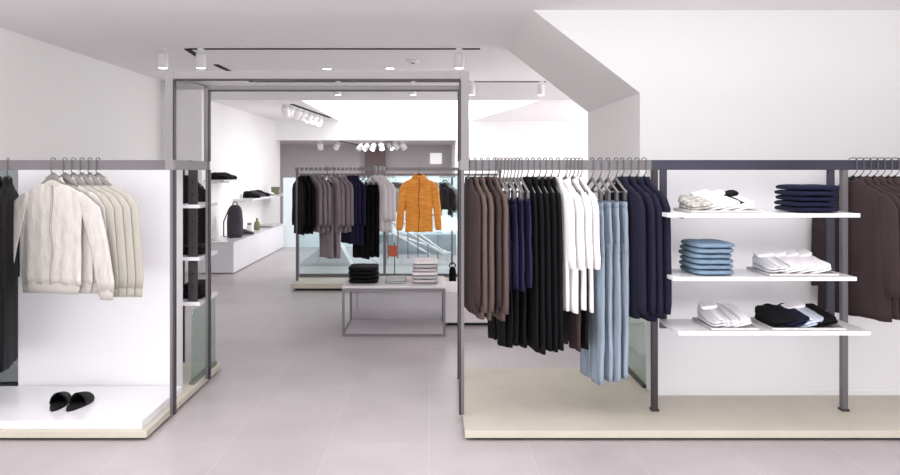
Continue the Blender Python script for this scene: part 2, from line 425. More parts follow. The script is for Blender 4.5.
# side shelving between the left posts
t = thing('side_shelving', 'narrow dark perforated upright with white shelves between left portal posts', 'shelving')
xu = X(192.5, 5.32)
u = obj('upright', MB().box(xu - .03, xu + .03, 5.32, 5.345, .6, 1.5, .001), IRON, t)
hb = MB()
for k in range(9): hb.cyl((xu, 5.317, .7 + k * .09), .007, .003, 12, 'y')
obj('slot', hb, HOLE, u)
for py in (206.5, 259, 304):
    z = Z(py, 5.3)
    obj('shelf', MB().box(xl - .16, xl - .004, 5.3, 5.75, z - .012, z + .012, .001), WLAC, t)
o = thing('folded_garments', 'pile of black folded clothing on the narrow shelf between left posts', 'clothes', (-1.67, 5.54, Z(304, 5.3) + .016))
def slab_mesh(w, d, h, seed, amp=.0016, layers=2, n=36, wedge=0):
    """a folded garment: soft rounded layers folded over each other, the fold facing front"""
    rnd = random.Random(seed); m = MB()
    ph = [rnd.uniform(0, 6) for _ in range(6)]
    for L in range(layers):
        z0 = h * L / layers; hh = h / layers * 1.06
        sx = 1 - .03 * L * rnd.random(); oy = rnd.uniform(-.004, .004)
        rings = []
        M = 10
        for j in range(M + 1):
            u = -1 + 2 * j / M
            ex = (1 - abs(u) ** 8 * .22)
            ring = []
            for k in range(n):
                a = 2 * PI * k / n
                cx = math.copysign(abs(math.cos(a)) ** .35, math.cos(a)); cz = math.copysign(abs(math.sin(a)) ** .5, math.sin(a))
                x = u * w / 2 * sx
                y = cx * d / 2 * ex + oy + amp * math.sin(9 * u + ph[0] + L)
                zz = z0 + hh / 2 + cz * hh / 2 * (1 - abs(u) ** 12 * .3) + amp * .8 * math.sin(7 * u + 5 * cx + ph[1]) * (1 if cz > 0 else .15)
                zz += wedge * max(0, zz / h) * max(0, (y / d + .5)) ** 1.2 * (1 - .35 * abs(u) ** 3)
                ring.append((x, y, zz))
            rings.append(ring)
        m.loft(rings)
    return m
obj('folded_layer', slab_mesh(.14, .3, .1, 3, layers=4), BLACKF, o, True)
o = thing('folded_garments', 'small pile of black folded clothing on the middle shelf between left posts', 'clothes', (-1.67, 5.54, Z(259, 5.3) + .016))
obj('folded_layer', slab_mesh(.14, .3, .06, 4, layers=3), BLACKF, o, True)

# ------------------------------------------------------------------ hangers and garments
def hook_pts(turn=0, drop=.11, r=.026, over=.005):
    P = [(0, 0, -drop), (0, 0, -drop + .012), (-r, 0, -.07)]
    for k in range(9):
        a = PI - PI * k / 8
        P.append((r * math.cos(a), 0, .0 + over + r * .3 * math.sin(a)))
    P.append((r, 0, -.03))
    c, s_ = math.cos(turn), math.sin(turn)
    return [(x * c, x * s_, z) for x, y, z in P]
HOOKM = mat('hook_metal', (96, 94, 96), .35, metal=.8, var=.03)
def hanger_kit(m, w=.15, turn=0, clips=False, r=.0028, drop=.11, hm=None, fat=.013, sq=.5):
    hk = MB().tube(hook_pts(turn, drop), r, 8).mesh('hook', hm or HOOKM, True)
    a = MB()
    if not clips:
        pts = []
        for k in range(13):
            u = -1 + k / 6
            pts.append((u * w, 0, -drop + (fat - .013) * .6 + .002 - .085 * abs(u) ** .9))
        a.tube(pts, [.005 + fat * math.sin(PI * k / 12) ** 3 for k in range(13)], 10, sq)
        return Kit(('hook', hk), ('arms', a.mesh('arms', m, True)))
    pts = [(-w, 0, -drop - .08), (-w * .7, 0, -drop - .06), (0, 0, -drop), (w * .7, 0, -drop - .06), (w, 0, -drop - .08)]
    a.tube(pts, [.006, .007, .01, .007, .006], 8)
    a.tube([(-w, 0, -drop - .08), (w, 0, -drop - .08)], .004, 6)
    c1 = MB().box(-w * .85 - .015, -w * .85 + .015, -.009, .009, -drop - .13, -drop - .07, .003).mesh('clip', HOOKM)
    c2 = MB().box(w * .85 - .015, w * .85 + .015, -.009, .009, -drop - .13, -drop - .07, .003).mesh('clip', HOOKM)
    return Kit(('hook', hk), ('arms', a.mesh('arms', m, True)), ('clip', c1), ('clip', c2))

def cloth_loft(stations, seed, fold=.006, n=44, k1=14, skew=0):
    """stations: (z, x-centre, half width, half thickness); folds grow downwards"""
    rnd = random.Random(seed); p = [rnd.uniform(0, 6.28) for _ in range(6)]
    # densify
    st2 = []
    for (a, b) in zip(stations, stations[1:]):
        m_ = max(1, int(abs(b[0] - a[0]) / .035))
        for i in range(m_):
            f = i / m_; st2.append(tuple(a[q] + (b[q] - a[q]) * f for q in range(4)))
    st2.append(stations[-1])
    z0, zl = stations[0][0], stations[-1][0]
    rings = []
    for i, (z, xc, w, th) in enumerate(st2):
        t_ = (z0 - z) / (z0 - zl + 1e-9)
        ring = []
        for k in range(n):
            a = 2 * PI * k / n
            cx = math.copysign(abs(math.cos(a)) ** .8, math.cos(a)); sy = math.copysign(abs(math.sin(a)) ** .7, math.sin(a))
            x = cx * w
            wob = math.sin(k1 * x / .2 + p[0] + 2.2 * t_) + .6 * math.sin(2.3 * k1 * x / .2 + p[1] - 3 * t_) + .5 * math.sin(11 * t_ + p[2] + 5 * x)
            ed = .5 * math.sin(9 * t_ + p[3]) + .5 * math.sin(21 * t_ + p[4] + (0 if cx > 0 else 2))
            y = sy * th + fold * wob * (.25 + .75 * t_) * (1 - abs(cx) ** 4 * .5)
            ring.append((xc + x + ed * fold * .7 * (1 if cx > 0 else -1) * abs(cx), y, z + (skew * x if i == len(st2) - 1 else 0) + (.004 * math.sin(30 * x + p[5]) if i == len(st2) - 1 else 0)))
        rings.append(ring)
    return rings

def top_kit(m, length=.66, sh=.2, hem=.23, th=.02, sl=.58, seed=0, trim=None, collar=True, spread=.05, sleeve_r=.052, drop=.11, zipper=False, band=False, front=-1, hood=False, flare=0, zipm=None, fold=.0032, neck=.0, slim=1):
    trim = trim or m
    z0 = -drop - .01
    B = [(z0, 0, .045, th * .55), (z0 - .02, 0, .075, th * .8), (z0 - .05, 0, sh * .72, th * .9), (z0 - .075, 0, sh * .96, th), (z0 - .12, 0, sh + .005, th * 1.1),
         (z0 - .28, 0, (sh + hem) / 2, th * 1.15), (z0 - length, 0, hem + flare, th * 1.2)]
    body = MB().loft(cloth_loft(B, seed, fold=fold)).mesh('body', m, True)
    parts = [('body', body)]
    for s_ in ((-1, 1) if sl else ()):
        S_ = [(z0 - .07, s_ * (sh - .015), .012, th * .5), (z0 - .095, s_ * (sh + .002), .036, th * .9), (z0 - .16, s_ * (sh + .012 + spread * .3), sleeve_r, th),
              (z0 - .35, s_ * (sh + spread * .75), sleeve_r * .96, th), (z0 - sl + .06, s_ * (sh + spread * 1.1), sleeve_r * .86, th * 1.05), (z0 - sl, s_ * (sh + spread * 1.15), sleeve_r * .72, th * .9)]
        slv = MB().loft(cloth_loft(S_, seed + 5 + s_, fold=fold * .7, n=28, k1=9)).mesh('sleeve', m, True)
        sub = []
        if band:
            xc = s_ * (sh + spread * 1.15); r_ = sleeve_r * .66
            sub.append(('cuff', MB().loft([[(xc + rr * math.cos(2 * PI * k / 20), th * .85 * (rr / r_) * math.sin(2 * PI * k / 20), z) for k in range(20)]
                        for rr, z in ((r_ * 1.02, z0 - sl + .01), (r_, z0 - sl - .02), (r_ * .95, z0 - sl - .05))]).mesh('cuff', trim, True)))
        parts.append(('sleeve', slv, sub))
    if band:
        parts.append(('hem_band', MB().loft([[(rr * math.copysign(abs(math.cos(2 * PI * k / 40)) ** .7, math.cos(2 * PI * k / 40)), th * 1.25 * math.sin(2 * PI * k / 40), z) for k in range(40)]
                      for rr, z in ((hem - .005, z0 - length + .01), (hem - .012, z0 - length - .025), (hem - .02, z0 - length - .055))]).mesh('hem_band', trim, True)))
    if collar:
        rings = []
        for z, w, d_ in ((z0 - .022, .088, th * 1.0), (z0 + .004, .07, th * 1.05), (z0 + .02, .064, th * 1.0), (z0 + .016, .05, th * .7)):
            rings.append([(w * math.cos(2 * PI * k / 24), d_ * math.sin(2 * PI * k / 24), z - (.022 if math.sin(2 * PI * k / 24) * -front < -.2 else 0) * 0 - .018 * max(0, math.sin(2 * PI * k / 24) * front)) for k in range(24)])
        parts.append(('collar', MB().loft(rings, cap=False).mesh('collar', trim, True)))
    if zipper:
        zb = MB()
        zz = [z0 - .03 - i * (length - .03) / 12 for i in range(13)]
        zb.tube([(.006 * math.sin(i), front * (th * 1.25 + .0035), z) for i, z in enumerate(zz)], .006, 6)
        parts.append(('zip', zb.mesh('zip', zipm or GAP, True)))
    return Kit(*parts)

def trouser_kit(m, length=1.02, w=.17, th=.02, seed=0, top=-.23, taper=.095):
    wb = MB().loft([[(w * 1.01 * math.copysign(abs(math.cos(2 * PI * k / 32)) ** .7, math.cos(2 * PI * k / 32)), th * .8 * math.sin(2 * PI * k / 32), z) for k in range(32)] for z in (top + .002, top - .018, top - .04)])
    body = MB().loft(cloth_loft([(top - .03, 0, w, th * .8), (top - .12, 0, w + .012, th), (top - .27, 0, w + .015, th * 1.1), (top - .3, 0, w + .01, th * .9)], seed))
    parts = [('waistband', wb.mesh('waistband', m, True)), ('hips', body.mesh('hips', m, True))]
    for s_ in (-1, 1):
        L = MB().loft(cloth_loft([(top - .24, s_ * .085, .088, th), (top - .5, s_ * .088, taper, th * 1.05), (top - length, s_ * .092, taper * .92, th * 1.1)], seed + s_ + 3, fold=.006, n=30, k1=10))
        parts.append(('trouser_leg', L.mesh('trouser_leg', m, True)))
    return Kit(*parts)
def skirt_kit(m, length=.5, w=.17, th=.018, seed=0, top=-.23, flare=.03):
    wb = MB().loft([[(w * 1.01 * math.cos(2 * PI * k / 32), th * .9 * math.sin(2 * PI * k / 32), z) for k in range(32)] for z in (top + .002, top - .018, top - .04)])
    body = MB().loft(cloth_loft([(top - .03, 0, w, th * .8), (top - .2, 0, w + flare * .6, th), (top - length, 0, w + flare, th * 1.1)], seed, fold=.007))
    return Kit(('waistband', wb.mesh('waistband', m, True)), ('skirt_panel', body.mesh('skirt_panel', m, True)))

A0 = PI / 2      # garments hang square to the rail: shoulder line along depth
HK = hanger_kit(HANG); HKC = hanger_kit(HANG, clips=True, w=.16); HKD = hanger_kit(IRON); HKCS = hanger_kit(HANG, clips=True, w=.11)

def hang(kits, hanger, items, name, lab, cat, group, rot, where, y=YR + .015, z=RT, scl=1, hname='coat_hanger', jit=1.5, start=0):
    n = len(items)
    for i, px in enumerate(items):
        r = A0 + math.radians(rot + random.uniform(-jit, jit))
        loc = (X(px, y), y, z)
        kt = kits[i % len(kits)]
        o_ = ORD[i + start]
        s_ = random.uniform(.985, 1.015)
        l = f'{lab}, {o_} {where}' if n > 1 or start else f'{lab} {where}'
        kt.place(name, l, cat, loc, r, group, (scl, scl * (.96 if random.random() < .5 else -.96), scl * s_))
        short = name.replace('_', ' ')
        hl = f'{hanger[1]} hanger holding the {o_} {lab.split(",")[0]} {where}' if n > 1 or start else f'{hanger[1]} hanger of the {lab} {where}'
        hl = ' '.join(hl.split()[:16])
        hanger[0].place(hname, hl, 'hanger', loc, r, 'hangers: ' + group, (scl, scl, scl))

G = (HK, 'grey'); GC = (HKC, 'grey clip'); GD = (HKD, 'dark')
# bay one of the right rail ------------------------------------------------
browns = [top_kit(BROWN, .8, .19, .21, .016, .75, s, spread=.02, sleeve_r=.05) for s in (1, 2)]
browns2 = [top_kit(BROWN2, .78, .19, .21, .016, .73, s + 30, spread=.02, sleeve_r=.05) for s in (1, 2)]
hang([browns2[0], browns[0], browns[1]], G, [468.5, 475, 481.5, 488, 494.5], 'overshirt', 'brown overshirt', 'shirt', 'brown overshirts on the long rail', 12, 'from the steel portal post')
skirts = [skirt_kit(INDIGO, .52, .185, .014, s) for s in (11, 12)]
hang(skirts, GC, [500, 507, 514, 521], 'skirt', 'dark indigo clip-hung skirt', 'skirt', 'indigo skirts on the long rail', 11, 'from the left in its row')
btr = [trouser_kit(BLACKF, .86, .12, .012, s, top=-.24, taper=.075) for s in (14, 15)]
hang(btr, (HKCS, 'grey clip'), [496.5, 503.5, 510.5, 517.5], 'trousers', 'black trousers between the indigo skirts', 'trousers', 'black trousers on the long rail', 11, 'from the left')
blong = [top_kit(BLACKF, L, .16, .205, .017, 0, s) for s, L in ((21, .98), (22, 1.0))]
hang(blong, G, [527, 533, 539, 545, 551], 'long_dress', 'long black dress', 'dress', 'long black dresses on the long rail', 11, 'to the right of the indigo skirts')
wts = [top_kit(WHITEF, .76, .18, .185, .017, .5, s, spread=.05, sleeve_r=.052) for s in (31, 32)]
hang(wts, G, [558, 565.5, 573, 580.5], 'white_shirt', 'long white cotton shirt', 'shirt', 'white shirts on the long rail', 11, 'from the black dresses')
dtr = [trouser_kit(BROWN2, .86, .15, .012, 36, top=-.24, taper=.085), trouser_kit(BLACKF, .88, .15, .012, 37, top=-.24, taper=.085)]
hang(dtr, GC, [569, 577], 'trousers', 'charcoal trousers between the white shirts', 'trousers', 'charcoal trousers on the long rail', 11, 'from the left')
jns = [trouser_kit(DENIM, 1.04, .165, .017, s, top=-.25) for s in (41, 42, 43)]
hang(jns, GC, [592, 600, 608, 616], 'jeans', 'pale blue jeans, clip-hung', 'jeans', 'pale blue jeans on the long rail', 10, 'from the white shirts')
njk = [top_kit(NAVY, .8, .2, .22, .02, .76, s, spread=.04, sleeve_r=.058) for s in (51, 52)]
hang(njk, GD, [622, 629.5, 637, 644], 'navy_jacket', 'navy jacket', 'jacket', 'navy jackets on the long rail', 13, 'from the pale jeans')
# bay three: dark brown coats
cts = [top_kit(BROWN2, .8, .2, .25, .016, .66, s, spread=.04, sleeve_r=.062, hood=True) for s in (61, 62)]
hang(cts, GD, [853, 860, 867, 874, 881, 888, 895, 902, 909, 916], 'brown_coat', 'dark brown coat', 'coat', 'dark brown coats at the right end', 24, 'from the shelf post', jit=1)
# left rail ---------------------------------------------------------------
TH = -16
HKL = hanger_kit(HANG, fat=.024, sq=.42, w=.15, turn=math.radians(90 - TH))
jk = top_kit(CHAMP, .62, .205, .2, .011, .65, 71, trim=CHAMP2, spread=.15, sleeve_r=.07, band=True, zipper=True, fold=.003)
jk2 = top_kit(CHAMP, .62, .195, .2, .006, .64, 72, trim=CHAMP2, spread=.07, sleeve_r=.055, band=True, fold=.002)
jk3 = top_kit(STONE, .62, .195, .2, .006, .64, 73, spread=.07, sleeve_r=.055, band=True, fold=.002)
px = [55, 65, 73.5, 82, 90, 98]
for i, p in enumerate(px):
    loc = (X(p, YR + .015), YR + .015, RT)
    r = math.radians(TH)
    if i == 0: loc = (loc[0], loc[1] - .022, loc[2])
    kt = (jk, jk2, jk3, jk3, jk3, jk3)[i]
    lab = ('cream satin zip bomber jacket facing front, foremost on the left rail', 'cream satin bomber jacket directly behind the foremost one')[i] if i < 2 else \
        f'beige stone jacket, {ORD[i - 2]} behind the two cream satin bombers'
    kt.place('bomber_jacket', lab, 'jacket', loc, r, 'light jackets on the left rail')
    HKL.place('coat_hanger', ('grey hanger of the foremost cream bomber jacket', 'grey hanger of the second cream bomber jacket')[i] if i < 2 else f'grey hanger of the {ORD[i - 2]} beige stone jacket on the left rail',
              'hanger', loc, r, 'hangers on the left rail')
blk = [top_kit(BLACKS, 1.12, .19, .22, .022, .62, s, spread=.02) for s in (81, 82)]
hang(blk, GD, [8, -2, -12, -22], 'black_coat', 'long black coat at the far left edge', 'coat', 'black coats at the far left', 18, 'from the white panel')
# behind the side shelving
hang([top_kit(BLACKS, .6, .13, .14, .02, .55, 85, spread=.01)], GD, [190], 'black_jacket', 'black satin jacket', 'jacket', 'black jackets behind the upright', 60, 'hanging behind the perforated upright', y=6.0)
o = thing('clothes_rail', 'short side rail behind the perforated upright carrying a black satin jacket', 'rail')
obj('rail', MB().box(X(180, 6.0), X(206, 6.0), 6.0, 6.03, RB, RT, .001), IRON, o)
obj('post', MB().box(X(180, 6.0), X(180, 6.0) + .03, 6.0, 6.03, 0, RB, .001), IRON, o)

# ------------------------------------------------------------------ far rack
YQ = 9.95; ZQ = Z(167.5, YQ)
t = thing('display_rack', 'distant steel clothes rail with posts carrying dark and orange clothes', 'rack')
obj('rail', MB().box(X(295, YQ), .88, YQ + .005, YQ + .025, ZQ - .04, ZQ, .002), STEEL, t)
for px in (297, 384.5):
    obj('post', MB().box(X(px, YQ) - .016, X(px, YQ) + .016, YQ, YQ + .03, .087, ZQ - .04, .002), STEELD, t)
obj('post', MB().box(.85, .88, YQ, YQ + .03, .087, ZQ - .04, .002), STEELD, t)
obj('foot_rail', MB().box(X(295, YQ), .88, YQ + .35, YQ + .38, .087, .13, .002), STEELD, t)
HKW = (hanger_kit(HANGW, hm=CHROME, r=.004), 'pale'); HKP = (hanger_kit(HANGW, clips=True, w=.15, r=.004), 'pale clip')
fb = [top_kit(BLACKF, .72, .19, .2, .02, .62, s, spread=.03) for s in (91, 92)]
ft = [top_kit(TAUPE, .7, .19, .2, .022, .62, s, spread=.03) for s in (93, 94)]
fi = [top_kit(INDIGO, .85, .19, .2, .02, .6, 95, spread=.02)]
ftr = [trouser_kit(TAUPE, .92, .16, .022, 96, top=-.22)]
fbt = [trouser_kit(BLACKF, .92, .17, .022, 97, top=-.22)]
fw = [top_kit(PALE, .68, .18, .19, .022, .55, s, spread=.03) for s in (98, 99)]
kw = dict(y=YQ + .015, z=ZQ)
W1 = 'from the left on the far rail'
hang(fb, HKW, [299, 303.5, 308], 'black_shirt', 'distant black shirt', 'shirt', 'black shirts on the far rail', 28, W1, **kw)
hang(ft, HKW, [313, 317.5, 322, 331, 335.5, 340, 344], 'taupe_shirt', 'distant taupe shirt', 'shirt', 'taupe shirts on the far rail', 32, W1, **kw)
hang(ftr, HKP, [326.5, 333], 'taupe_trousers', 'distant long taupe trousers', 'trousers', 'taupe trousers on the far rail', 34, W1, **kw)
hang(fi, HKW, [348, 352, 356], 'indigo_shirt', 'distant indigo shirt', 'shirt', 'indigo shirts on the far rail', 32, W1, **kw)
hang(fbt, HKP, [361, 366, 371], 'black_trousers', 'distant long black trousers', 'trousers', 'black trousers on the far rail', 38, W1, **kw)
hang(fw, HKW, [375, 379.5, 383], 'pale_shirt', 'distant pale linen shirt', 'shirt', 'pale shirts on the far rail', 40, W1, **kw)
oj = top_kit(ORANGE, .72, .165, .175, .035, .7, 101, spread=.075, sleeve_r=.052, zipper=True, drop=.09, zipm=ORZ, band=False)
loc = (X(419, YQ), YQ + .015, ZQ)
oj.place('orange_jacket', 'bright orange quilted zip jacket facing front on the far rail', 'jacket', loc, 0)
hanger_kit(BROWN, turn=A0, drop=.09, r=.004).place('coat_hanger', 'brown hanger of the bright orange jacket', 'hanger', loc, 0)
# small rust card on a thin stand
d = 9.85
t = thing('card_stand', 'small rust-red card on a thin post left of the orange jacket', 'sign', (X(393, d), d, .087))
obj('pole', MB().tube([(.02, 0, 0), (.02, 0, .5)], .006), IRON, t)
obj('base', MB().cyl((.02, 0, 0), .05, .01), IRON, t)
obj('card', MB().box(-.06, .055, -.006, .0, .32, .46, .002), RUST, t)

# glass behind the far rack and what shows through it
t = thing('glass_wall', 'pale blue glass wall behind the far clothes rail', 'glass')
yg = 10.9
for k, (xa, xb) in enumerate(((X(299, yg), X(384, yg)), (X(386, yg), .9))):
    obj('pane', MB().box(xa, xb, yg, yg + .012, .04, 1.42), GLASS, t)
obj('frame', MB().box(X(297, yg), .92, yg - .02, yg + .03, 0, .04).box(X(297, yg), .92, yg - .02, yg + .03, 1.42, 1.45).box(X(297, yg), X(299, yg), yg - .02, yg + .03, .04, 1.42), STEEL, t)
BLUEW = mat('pale_blue_wall_glow', (222, 232, 235), .6, emit=.2, var=.03)  # faint glow put into the wall colour, standing in for a lit room
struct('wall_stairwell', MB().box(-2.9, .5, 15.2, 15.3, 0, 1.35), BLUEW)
t = thing('stair_balustrade', 'white sloping stair balustrade seen through glass below the orange jacket', 'balustrade')
yw = 13.2
for i, (ax, ay, bx_, by) in enumerate(((384, 208, 450, 262), (384, 218, 446, 268), (384, 230, 430, 270), (398, 238, 452, 272))):
    obj('handrail', MB().tube([(X(ax, yw), yw + i * .15, Z(ay, yw)), (X(bx_, yw), yw + i * .15, max(.04, Z(by, yw)))], .018, 8), LAMPW, t, True)
b_ = MB()
for k in range(6):
    f = k / 5; ax = 388 + f * 50; az = Z(211 + f * 41, yw)
    b_.tube([(X(ax, yw), yw, 0), (X(ax, yw), yw, az)], .012, 6)
obj('balusters', b_, STEEL, t); t.children[-1].name = 'baluster'
t = thing('sloping_ramp', 'white sloping ramp seen through the glass under the taupe trousers', 'ramp')
obj('deck', MB().prism([(X(300, 12.5), .0), (X(352, 12.5), .0), (X(338, 12.5), .42), (X(334, 12.5), .42)], 12.3, 12.7), WLAC, t)
obj('handrail', MB().tube([(X(340, 12.2), 12.25, .5), (X(378, 12.2), 12.25, .05)], .02), LAMPW, t)
# second rail behind the glass
t = thing('display_rack', 'further rail with white shelf behind the orange jacket', 'rack')
y2 = 12.3; z2 = Z(176, y2)
obj('rail', MB().box(X(384, y2), X(452, y2), y2 + .005, y2 + .025, z2 - .03, z2, .001), LAMPW, t)
obj('shelf', MB().box(X(384, y2), X(454, y2), y2 + .25, y2 + .5, Z(192, y2), Z(190, y2), .001), WLAC, t)
for px in (385.5, 452):
    obj('post', MB().box(X(px, y2) - .015, X(px, y2) + .015, y2, y2 + .03, 0, z2 - .03), STEELD, t)
kw = dict(y=y2 + .015, z=z2)
hang([top_kit(BLACKF, .42, .17, .18, .025, .4, 111)], HKW, [394, 400, 406], 'dark_top', 'small dark top glimpsed behind the orange jacket', 'top', 'dark tops behind the orange jacket', 55, 'from the left', **kw)
hang([top_kit(BROWN2, .5, .17, .18, .025, .42, 112)], HKW, [436, 442], 'charcoal_top', 'charcoal top glimpsed right of the orange jacket', 'top', 'charcoal tops right of the orange jacket', 55, 'from the left', **kw)
hang([top_kit(GREYF, .45, .17, .18, .025, .42, 113)], HKW, [388, 447], 'grey_top', 'pale grey top on the further rail', 'top', 'grey tops on the further rail', 55, 'from the left', **kw)
o = obj('low_cabinet', MB().box(X(375, 14), X(456, 14), 13.9, 14.4, 0, Z(234, 14) , .003), mat('slate_front', (150, 160, 168), .6, var=.04)); tag(o, 'slate blue-grey low cabinet behind the glass wall', 'cabinet')
def bag(name, label, loc, w, d_, h, m, strap=True):
    t = thing(name, label, 'bag', loc)
    R = []
    for z, f in ((0, .82), (h * .06, 1), (h * .5, 1.02), (h * .85, .86), (h * .97, .6), (h, .3)):
        R.append([(w / 2 * f * math.copysign(abs(math.cos(2 * PI * k / 28)) ** .6, math.cos(2 * PI * k / 28)), d_ / 2 * f * math.copysign(abs(math.sin(2 * PI * k / 28)) ** .6, math.sin(2 * PI * k / 28)), z) for k in range(28)])
    obj('body', MB().loft(R), m, t, True)
    obj('pocket', MB().box(-w * .32, w * .32, -d_ / 2 - .02, -d_ / 2 + .02, h * .1, h * .42, .012), m, t)
    obj('top_handle', MB().tube([(-.04, 0, h * .96)] + [(-.04 * math.cos(PI * k / 6), 0, h + .05 * math.sin(PI * k / 6)) for k in range(1, 6)] + [(.04, 0, h * .96)], .008), m, t, True)
    if strap:
        obj('strap', MB().tube([(-w * .3, -d_ * .4, h * .9), (-w * .62, -d_ * .6, h * .5), (-w * .6, -d_ * .7, .03), (-w * .1, -d_ * .95, .012), (w * .3, -d_ * .7, .02)], .01), m, t, True)
    return t
bag('small_bag', 'small black bag by the right end of the far plinth', (X(452.5, 9.8), 9.8, .087), .09, .08, .2, BLACKF, False)
o = bag('small_bag', 'small black bag on the further shelf right of the orange jacket', (X(445, 12.7), 12.68, Z(190, 12.3)), .1, .08, .1, BLACKF, False)
o.location.z = Z(190, y2)
t = thing('wall_sign', 'small blank white square panel on the alcove wall', 'sign', (X(436, 19.95), 20.08, Z(158.5, 19.95)))
obj('face', MB().box(-.15, .15, -.03, -.01, -.14, .14, .004), SIGNW, t)
obj('backing', MB().box(-.12, .12, -.01, .02, -.12, .12), LAMPW, t)

# ------------------------------------------------------------------ low display table
yt = 7.02
t = thing('display_table', 'low open steel-framed display table holding folded clothes in mid floor', 'table')
xa, xb = X(342, yt), X(445.5, yt)
zt_ = .455; D = .68
obj('table_top', MB().box(xa, xb, yt, yt + D, zt_ - .022, zt_, .003), mat('grey_top', (192, 188, 190), .35, var=.03), t)
obj('bottom_board', MB().box(xa + .02, xb - .02, yt + .02, yt + D - .02, .012, .024), mat('grey_board', (176, 170, 174), .5, var=.03), t)
for x_ in (xa, xb - .022):
    for y_ in (yt, yt + D - .022):
        obj('leg', MB().box(x_, x_ + .022, y_, y_ + .022, 0, zt_ - .022, .001), STEELD, t)
obj('lower_frame', MB().box(xa + .022, xb - .022, yt, yt + .022, 0, .022).box(xa + .022, xb - .022, yt + D - .022, yt + D, 0, .022).box(xa, xa + .022, yt + .022, yt + D - .022, 0, .022).box(xb - .022, xb, yt + .022, yt + D - .022, 0, .022), STEELD, t)
obj('upper_frame', MB().box(xa + .022, xb - .022, yt, yt + .022, zt_ - .05, zt_ - .024).box(xa, xa + .022, yt + .022, yt + D - .022, zt_ - .05, zt_ - .024).box(xb - .022, xb, yt + .022, yt + D - .022, zt_ - .05, zt_ - .024), STEELD, t)
obj('back_pane', MB().box(xa + .022, xb - .022, yt + D - .016, yt + D - .008, .024, zt_ - .024), ACRY, t)

def folded(label, loc, w, d_, h, m, group, rz=0, seed=0, layers=2, name='folded_shirt', cat='shirt', collar=None, ry=0, rx=0, wedge=0):
    t = thing(name, label, cat, loc, rz, group); t.rotation_euler = (rx, ry, rz)
    obj('folded_body', slab_mesh(w, d_, h, seed, layers=layers, wedge=wedge), m, t, True)
    if collar:
        cb = obj('collar', slab_mesh(w * .78, d_ * .3, .022, seed + 7, layers=1), collar, t, True)
        cb.location = (0, d_ * .3, h + wedge * .72); cb.rotation_euler = (.2, 0, 0)
        bt = MB()
        bt.loft([[(sx, y_, h + wedge * max(0, y_ / d_ + .5) ** 1.2 + dz) for sx, dz in ((-.011, -.002), (.011, -.002), (.011, .0035), (-.011, .0035))] for y_ in [d_ * (-.42 + .78 * q / 6) for q in range(7)]])
        obj('placket', bt, collar, t)
    return t
def stack(n, loc, w, d_, h, ms, lab, cat, name, group, seed=0, jx=.006, rz=0, surface='its stack'):
    x, y, z = loc; z += .003
    for i in range(n):
        pos = 'bottom' if i == 0 else 'topmost' if i == n - 1 else ORD[i] + ' from bottom'
        folded(f'{lab}, {pos} of {surface}', (x + random.uniform(-jx, jx), y + random.uniform(-jx, jx), z), w * random.uniform(.97, 1.02), d_ * random.uniform(.97, 1.02), h, ms[i % len(ms)], group,
               rz + random.uniform(-.02, .02), seed + i, 1, name, cat)
        z += h * 1.1
    return z
# table piles
stack(4, (X(364, 7.3), 7.33, zt_), .27, .34, .034, [BLACKF], 'black folded sweater', 'sweater', 'folded_sweater', 'black sweaters on the table', 200, surface='the black pile on the table')
folded('flat pale grey folded sweater in the middle of the display table', (X(396, 7.3), 7.33, zt_), .19, .3, .035, GREYF, 'grey sweaters on the table', 0, 210, 2, 'folded_sweater', 'sweater')
stack(6, (X(425, 7.3), 7.33, zt_), .235, .32, .031, [PINKG, GREYF, PALE], 'pinkish grey folded knit', 'sweater', 'folded_sweater', 'pinkish knits on the table', 220, surface='the pale pile on the table')

# shelf contents ------------------------------------------------------------
def tray(label, px0, px1, y0, z, dpt=.31):
    xa, xb = X(px0, y0), X(px1, y0)
    t = thing('display_tray', label, 'tray', ((xa + xb) / 2, y0, z + .0015), group='grey trays on the shelves')
    w = xb - xa
    obj('tray_base', MB().box(-w / 2, w / 2, 0, dpt, 0, .008, .001), TRAY, t)
    obj('tray_rim', MB().box(-w / 2, w / 2, -.005, 0, 0, .014).box(-w / 2, w / 2, dpt, dpt + .005, 0, .014).box(-w / 2 - .005, -w / 2, -.005, dpt + .005, 0, .014).box(w / 2, w / 2 + .005, -.005, dpt + .005, 0, .014), TRAY, t)
    return (xa + xb) / 2, w
def fan(c, w, y0, z, specs, labs, group, dpt=.27, sw=.17, seed=0, h=.032, wedge=.055):
    n = len(specs)
    for i, (m, col) in enumerate(specs):
        x = c - w / 2 + sw / 2 + .01 + (w - sw - .02) * i / max(1, n - 1)
        folded(labs[i], (x, y0 + .02 + dpt / 2, z + .018), sw, dpt, h, m, group, random.uniform(-.02, .02), seed + i, 2, 'folded_shirt', 'shirt', col, ry=(-.24 if i else -.12), wedge=wedge)
y0 = 4.325
T, M_, B_ = SH
c, w = tray('grey tray with white shirts on the top shelf', 692, 761, y0, T)
fan(c, w, y0, T, [(SPECK, None), (WHITEF, WHITEF), (WHITEF, WHITEF), (WHITEF, BLACKF)],
    ['speckled black and grey folded knit at the left end of the top shelf tray', 'white folded shirt beside the speckled knit on the top shelf', 'white folded shirt in the middle of the top shelf tray', 'white folded shirt with black collar on the top shelf tray'],
    'shirts on the top shelf', sw=.13, seed=300)
stack(5, (2.15, 4.49, T), .25, .32, .028, [DENIMD], 'dark navy folded jeans', 'jeans', 'folded_jeans', 'navy jeans on the top shelf', 310, surface='the pile on the top shelf')
stack(6, (1.575, 4.49, M_), .225, .32, .0275, [DENIMM], 'mid blue folded jeans', 'jeans', 'folded_jeans', 'blue jeans on the middle shelf', 320, surface='the pile on the middle shelf')
c, w = tray('grey tray with four white shirts on the middle shelf', 770, 838, y0, M_)
